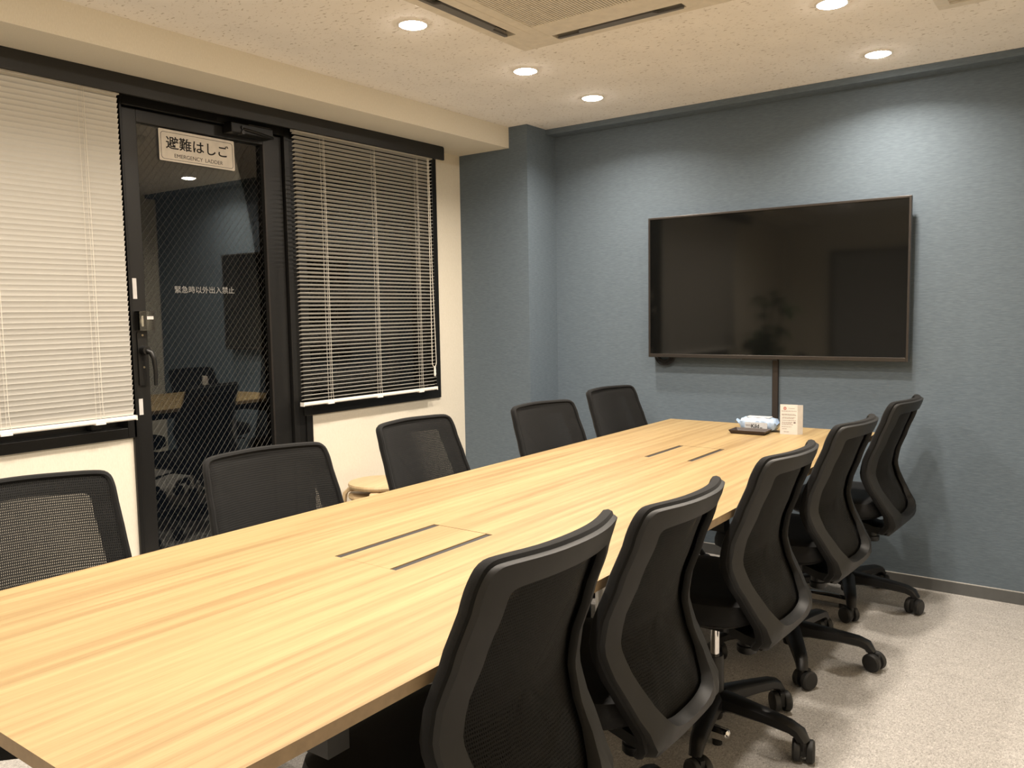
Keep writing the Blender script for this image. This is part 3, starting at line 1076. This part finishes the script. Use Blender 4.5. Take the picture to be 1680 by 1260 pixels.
    MB().ngon_prism(rrect(-0.07, 0.07, -0.07, 0.10, 0.02), 'z', 0.340, 0.386).build('tilt_mechanism', 'base_plastic', t)
    lvx = MB()
    lvx.path([(0.05, 0.03, 0.358), (0.15, 0.04, 0.352), (0.19, 0.045, 0.346)], 0.005, 8)
    lvx.sections([((0.185, 0.045, 0.346), (0, 0.014, 0), (0, 0, 0.006)), ((0.235, 0.05, 0.340), (0, 0.018, 0), (0, 0, 0.006))])
    lvx.build('height_lever', 'base_plastic', t)
    # gas lift
    gl = MB()
    gl.cyl((0, 0, 0.225), (0, 0, 0.345), 0.0135, 0.0135, 20)
    gl.build('gas_lift', 'chrome', t, smooth=True)
    gc = MB()
    gc.lathe([(0.030, 0.105), (0.027, 0.13), (0.0255, 0.232), (0.0235, 0.236), (0.015, 0.236)], n=20)
    gc.lathe([(0.022, 0.046), (0.024, 0.052), (0.024, 0.09)], n=20)
    gc.build('column_cover', 'base_plastic', t, smooth=True)
    hb_ = MB()
    hb_.lathe([(0.030, 0.070), (0.042, 0.076), (0.044, 0.110), (0.036, 0.124), (0.028, 0.126)], n=20)
    hb_.build('base_hub', 'base_plastic', t, smooth=True)
    lm = MB()
    lm.sections([((0.026, 0, 0.104), (0, 0.030, 0), (0, 0, 0.026)), ((0.07, 0, 0.105), (0, 0.027, 0), (0, 0, 0.022)), ((0.16, 0, 0.100), (0, 0.0235, 0), (0, 0, 0.018)), ((0.230, 0, 0.093), (0, 0.021, 0), (0, 0, 0.016)), ((0.257, 0, 0.083), (0.004, 0.019, 0), (0.006, 0, 0.013)), ((0.268, 0, 0.064), (0, 0.017, 0), (0.014, 0, 0.003))])
    lme, _ = lm.mesh('leg', 'base_plastic', smooth=True)
    cm = MB()
    for s in (-1, 1):
        prof = [(0.0, 0.006), (0.020, 0.006), (0.0245, 0.007), (0.0262, 0.010), (0.0262, 0.020), (0.022, 0.0245), (0.006, 0.0255)]
        loops = []
        for r, d in prof:
            loops.append([(r * math.cos(2 * PI * k / 20) - 0.010, s * d, 0.0262 + r * math.sin(2 * PI * k / 20)) for k in range(20)])
        cm.quad_loops(loops, cap=True)
    cm.box(-0.026, 0.006, -0.0058, 0.0058, 0.018, 0.052)
    cm.cyl((0, 0, 0.03), (0, 0, 0.058), 0.0075, 0.0075, 10)
    cme, _ = cm.mesh('caster', 'caster_rubber', smooth=True)
    for k in range(5):
        lg = bpy.data.objects.new('leg', lme)
        COL.objects.link(lg)
        lg.parent = t
        lg.rotation_euler = (0, 0, R(72 * k))
        ca = bpy.data.objects.new('caster', cme)
        COL.objects.link(ca)
        ca.parent = lg
        ca.location = (0.268, 0, 0)
        ca.scale = (1.2, 1.2, 1.2)
    return t


UPPER = ('back_frame', 'back_mesh', 'back_edge', 'back_stem', 'tension_knob', 'seat', 'seat_shell', 'tilt_mechanism', 'height_lever', 'gas_lift')
proto = make_chair()
# x, y, facing angle, world angle of one caster leg, lift, label, group
CH = [
    (-0.918, 1.062, 91.0, 20, 0.030, 'black mesh office chair nearest the camera on the right side of the table'),
    (-0.928, 1.563, 90.6, 85, 0.003, 'black mesh office chair second nearest on the right side of the table'),
    (-0.926, 2.240, 88.0, 66, -0.004, 'black mesh office chair in the middle of the right-hand row'),
    (-0.919, 2.905, 86.5, 8, 0.0, 'black mesh office chair fourth from the camera in the right-hand row'),
    (-0.902, 3.600, 87.2, 0, 0.006, 'black mesh office chair against the television wall in the right-hand row'),
    (-1.894, 0.833, -104.9, 10, -0.006, 'black see-through mesh office chair in front of the closed blind'),
    (-1.723, 1.430, -97.2, 30, -0.001, 'black mesh office chair in front of the emergency door'),
    (-1.848, 2.200, -90.5, 50, -0.008, 'black mesh office chair in front of the half-open blind and wooden stools'),
    (-1.738, 2.838, -97.6, 15, -0.008, 'black mesh office chair in front of the corner column'),
    (-1.804, 3.535, -95.9, 40, -0.003, 'black mesh office chair at far left end of the table'),
]
for i, (x, y, rz, leg, lift, lb) in enumerate(CH):
    c = copy_tree(proto)
    c.location = (x, y, 0)
    c.rotation_euler = (0, 0, R(rz))
    tag(c, lb, 'chair', 'mesh office chairs around the table')
    lk_ = 0
    for ch in c.children:
        nm = ch.name.split('.')[0]
        if nm in UPPER:
            ch.location.z += lift
        if nm == 'leg':
            ch.rotation_euler = (0, 0, R(leg - rz + 72 * lk_))
            lk_ += 1
            for ca in ch.children:
                ca.rotation_euler = (0, 0, R(random.choice((-60, 40, 75, 110, 160, -120)) + random.uniform(-15, 15)))
kill = [proto] + [k for k in proto.children_recursive]
for k in kill:
    bpy.data.objects.remove(k)

# ------------------------------------------------------------------ things on the table
TOPZ = TZ
tr = thing('wooden_tray', 'small dark wooden tray in front of the wipes pack', 'tray', (-1.243, 3.372, TOPZ), R(2))
trm = MB()
trm.quad_loops([[(x * sx, y * sy, z) for x, y in ((-1, -1), (1, -1), (1, 1), (-1, 1))] for sx, sy, z in ((0.068, 0.040, 0.0), (0.078, 0.048, 0.016), (0.074, 0.044, 0.016), (0.066, 0.038, 0.004))], cap=True)
trm.build('tray_body', 'tray_wood', tr, bevel=0.0015)

wp = thing('wet_wipes_pack', 'pale blue soft pack of wet wipes behind the tray', 'wipes pack', (-1.236, 3.466, TOPZ), R(3))
wm = MB()
loops = []
nx = 15
for i in range(nx):
    u = -1 + 2 * i / (nx - 1)
    x = 0.083 * u
    taper = (1 - abs(u) ** 7) ** 0.5 if abs(u) < 1 else 0.0
    ring = []
    for k in range(16):
        a = 2 * PI * k / 16
        ca, sa = math.cos(a), math.sin(a)
        yy = 0.040 * math.copysign(abs(ca) ** 0.6, ca) * (0.55 + 0.45 * taper)
        zz = 0.030 + 0.0285 * math.copysign(abs(sa) ** 0.6, sa) * max(0.06, taper)
        ring.append((x, yy + 0.002 * math.sin(k * 2.3 + i), max(0.0, zz + 0.0022 * math.sin(i * 1.7 + k * 1.1) * (1 if sa > 0 else 0))))
    loops.append(ring)
wm.quad_loops(loops, cap=True)
wm.build('film_pack', 'wipes_film', wp, smooth=True)
fn = MB()
for s in (-1, 1):
    g = []
    for i in range(4):
        g.append([(s * (0.080 + 0.006 * i), -0.030 + 0.012 * j, 0.030 + 0.006 * math.sin(j * 1.9 + i) * i / 2 + 0.004 * i) for j in range(6)])
    fn.quad_loops(g, close_u=False)
    g2 = [[(p[0], p[1], p[2] - 0.0012) for p in row] for row in g]
    fn.quad_loops(g2, close_u=False)
fn.build('crimped_end', 'wipes_film', wp, smooth=True)
MB().ngon_prism(rrect(-0.050, 0.050, -0.022, 0.022, 0.006), 'z', 0.057, 0.0605).build('opening_lid', 'wipes_white', wp)
MB().ngon_prism(rrect(-0.050, 0.045, 0.008, 0.040, 0.003), 'y', -0.0432, -0.0415).build('front_label', 'wipes_white', wp)
text_mesh('Kild', 0.016, ((1, 0, 0), (0, 0, 1), (0, -1, 0)), (-0.006, -0.0434, 0.025), 'ink_black', 'label_lettering', wp, offset=0.02)
text_mesh('99%', 0.010, ((1, 0, 0), (0, 0, 1), (0, -1, 0)), (-0.035, -0.0434, 0.026), 'ink_grey', 'label_lettering', wp)
MB().box(0.014, 0.024, -0.0438, -0.0432, 0.017, 0.0195).build('label_print', 'ink_black', wp)

cd_ = thing('notice_card', 'white folded notice card standing at the end of the table', 'card', (-1.088, 3.418, TOPZ), R(8))
hc = 0.124
pm = MB()
pm.ngon_prism([(-0.041, 0), (0.014, -0.006), (0.041, 0.012), (0.030, 0.045), (0.0295, 0.0445), (0.040, 0.0125), (0.0138, -0.0052), (-0.041, 0.0009)], 'z', 0, hc)
# front face is the wide panel
pmf = MB()
pmf.box(-0.043, 0.026, 0.0, 0.0009, 0, hc).build('front_panel', 'paper_white', cd_)
pf = MB()
pf.ngon_prism([(0.026, 0.0), (0.044, 0.022), (0.0433, 0.0225), (0.0253, 0.0009)], 'z', 0, hc - 0.003)
pf.build('side_panel', 'paper_white', cd_)
pb = MB()
pb.ngon_prism([(-0.043, 0.0009), (0.044, 0.022), (0.0437, 0.0229), (-0.0433, 0.0018)], 'z', 0, hc - 0.003)
pb.build('rear_panel', 'paper_white', cd_)
lg_ = MB()
lg_.quad_loops([[(-0.024 + r * math.cos(2 * PI * k / 16), y, 0.108 + r * math.sin(2 * PI * k / 16)) for k in range(16)] for r, y in ((0.0065, 0.0), (0.0065, -0.0005), (0.004, -0.0005), (0.004, 0.0))], close_v=True)
lg_.box(-0.0255, -0.0225, -0.0005, 0, 0.105, 0.111)
lg_.build('printed_logo', 'ink_red', cd_)
pr = MB()
for x0, x1, z in ((-0.010, 0.014, 0.1075), (-0.038, 0.022, 0.096), (-0.036, 0.018, 0.083), (-0.036, 0.021, 0.079), (-0.033, 0.018, 0.070), (-0.036, 0.012, 0.066), (-0.036, 0.020, 0.058), (-0.036, 0.006, 0.050), (-0.036, 0.004, 0.045), (-0.036, 0.008, 0.040), (-0.036, 0.002, 0.031), (-0.034, -0.014, 0.022), (-0.028, -0.006, 0.010)):
    x = x0
    while x < x1:
        l = random.uniform(0.004, 0.010)
        pr.box(x, min(x1, x + l), -0.0004, 0, z, z + 0.0016)
        x += l + 0.0015
pr.box(0.011, 0.019, -0.0004, 0, 0.046, 0.053)
pr.build('printed_lines', 'ink_grey', cd_)

# ------------------------------------------------------------------ stacked wooden stools by the wall


def stool(z0, rz, label, x=-2.815, y=2.76):
    t = thing('wooden_stool', label, 'stool', (x, y, z0), R(rz), group='stacked bentwood stools')
    H = 0.402
    s = MB()
    s.lathe([(0.140, H - 0.024), (0.147, H - 0.018), (0.150, H - 0.010), (0.147, H - 0.002), (0.140, H)], n=40)
    s.build('seat', 'pale_plywood', t, smooth=True)
    for k in range(4):
        secs = []
        pth = [(0.03, H - 0.0345), (0.120, H - 0.0345), (0.150, H - 0.039), (0.166, H - 0.055), (0.172, H - 0.085), (0.182, H * 0.5), (0.200, 0.004)]
        for i, (r, z) in enumerate(pth):
            a, b_ = pth[max(0, i - 1)], pth[min(len(pth) - 1, i + 1)]
            tx, tz = b_[0] - a[0], b_[1] - a[1]
            l = math.hypot(tx, tz)
            nxx, nzz = -tz / l, tx / l
            secs.append(((r, 0, z), (0, 0.022, 0), (nxx * 0.0095, 0, nzz * 0.0095)))
        lgm = MB()
        lgm.sections(secs)
        o = lgm.build('leg', 'pale_plywood', t, smooth=True)
        o.rotation_euler = (0, 0, R(90 * k + 20))
        sc = MB()
        sc.cyl((0.100, 0, H - 0.046), (0.100, 0, H - 0.043), 0.006, 0.006, 10)
        so_ = sc.build('screw_head', 'ink_black', o)
    return t


stool(0.054, 15, 'pale bentwood stool on top of the stack behind the chairs')
stool(0.0, 60, 'pale bentwood stool at the bottom of the stack behind the chairs')

# ------------------------------------------------------------------ behind the camera (seen mirrored in the television and door glass)
d2 = thing('door_2', 'plain grey door in the wall opposite the television', 'door', (-2.12, YB, 0), kind='structure')
MB().box(-0.38, 0.38, 0.0, 0.02, 0.0, 1.80).build('leaf', 'rear_door_grey', d2)
for a, b_, z0, z1 in ((-0.42, -0.38, 0, 1.84), (0.38, 0.42, 0, 1.84), (-0.38, 0.38, 1.80, 1.84)):
    MB().box(a, b_, 0, 0.03, z0, z1).build('door_frame', 'black_satin', d2)
MB().path([(0.30, 0.02, 0.95), (0.30, 0.06, 0.95), (0.20, 0.06, 0.95)], 0.008, 8).build('lever_handle', 'chrome', d2)
pl = thing('potted_plant', 'leafy green plant in a white pot, mirrored in the television', 'plant', (-2.66, 0.16, 0))
MB().lathe([(0.10, 0.0), (0.13, 0.02), (0.16, 0.30), (0.165, 0.32), (0.15, 0.32), (0.145, 0.28)], n=28).build('pot', 'pot_white', pl, smooth=True)
MB().lathe([(0.143, 0.27), (0.143, 0.285)], n=24).build('soil', 'soil', pl)
stm = MB()
tips = []
for k in range(7):
    a = 2 * PI * k / 7 + 0.3
    hgt = random.uniform(0.95, 1.45)
    rr = random.uniform(0.06, 0.20)
    pts = [(0.03 * math.cos(a), 0.03 * math.sin(a), 0.27), (0.4 * rr * math.cos(a), 0.4 * rr * math.sin(a), 0.27 + (hgt - 0.27) * 0.6), (rr * math.cos(a), rr * math.sin(a), hgt)]
    stm.path(pts, [0.012, 0.009, 0.005], 7)
    tips.append(pts)
stm.build('stems', 'stem_brown', pl)
lf = MB()
g = []
for i in range(7):
    u = i / 6
    wv = 0.052 * math.sin(PI * min(1, u * 0.96 + 0.04)) ** 0.8
    g.append([(0.17 * u, wv * s, 0.03 * math.sin(PI * u) - 0.04 * u * u + 0.25 * wv * abs(s)) for s in (-1, -0.5, 0, 0.5, 1)])
lf.quad_loops(g, close_u=False)
lfm, _ = lf.mesh('leaf', 'leaf_green', smooth=True)
for pts in tips:
    for q in range(12):
        t_ = random.uniform(0.35, 1.0)
        a_, b_ = (Vector(pts[0]), Vector(pts[1])) if t_ < 0.6 else (Vector(pts[1]), Vector(pts[2]))
        p = a_.lerp(b_, t_ / 0.6 if t_ < 0.6 else (t_ - 0.6) / 0.4)
        o = bpy.data.objects.new('leaf', lfm)
        COL.objects.link(o)
        o.parent = pl
        o.location = p
        o.rotation_euler = (random.uniform(-0.4, 0.4), random.uniform(-0.7, 0.5), random.uniform(0, 2 * PI))
        s = random.uniform(0.8, 1.25)
        o.scale = (s, s, s)
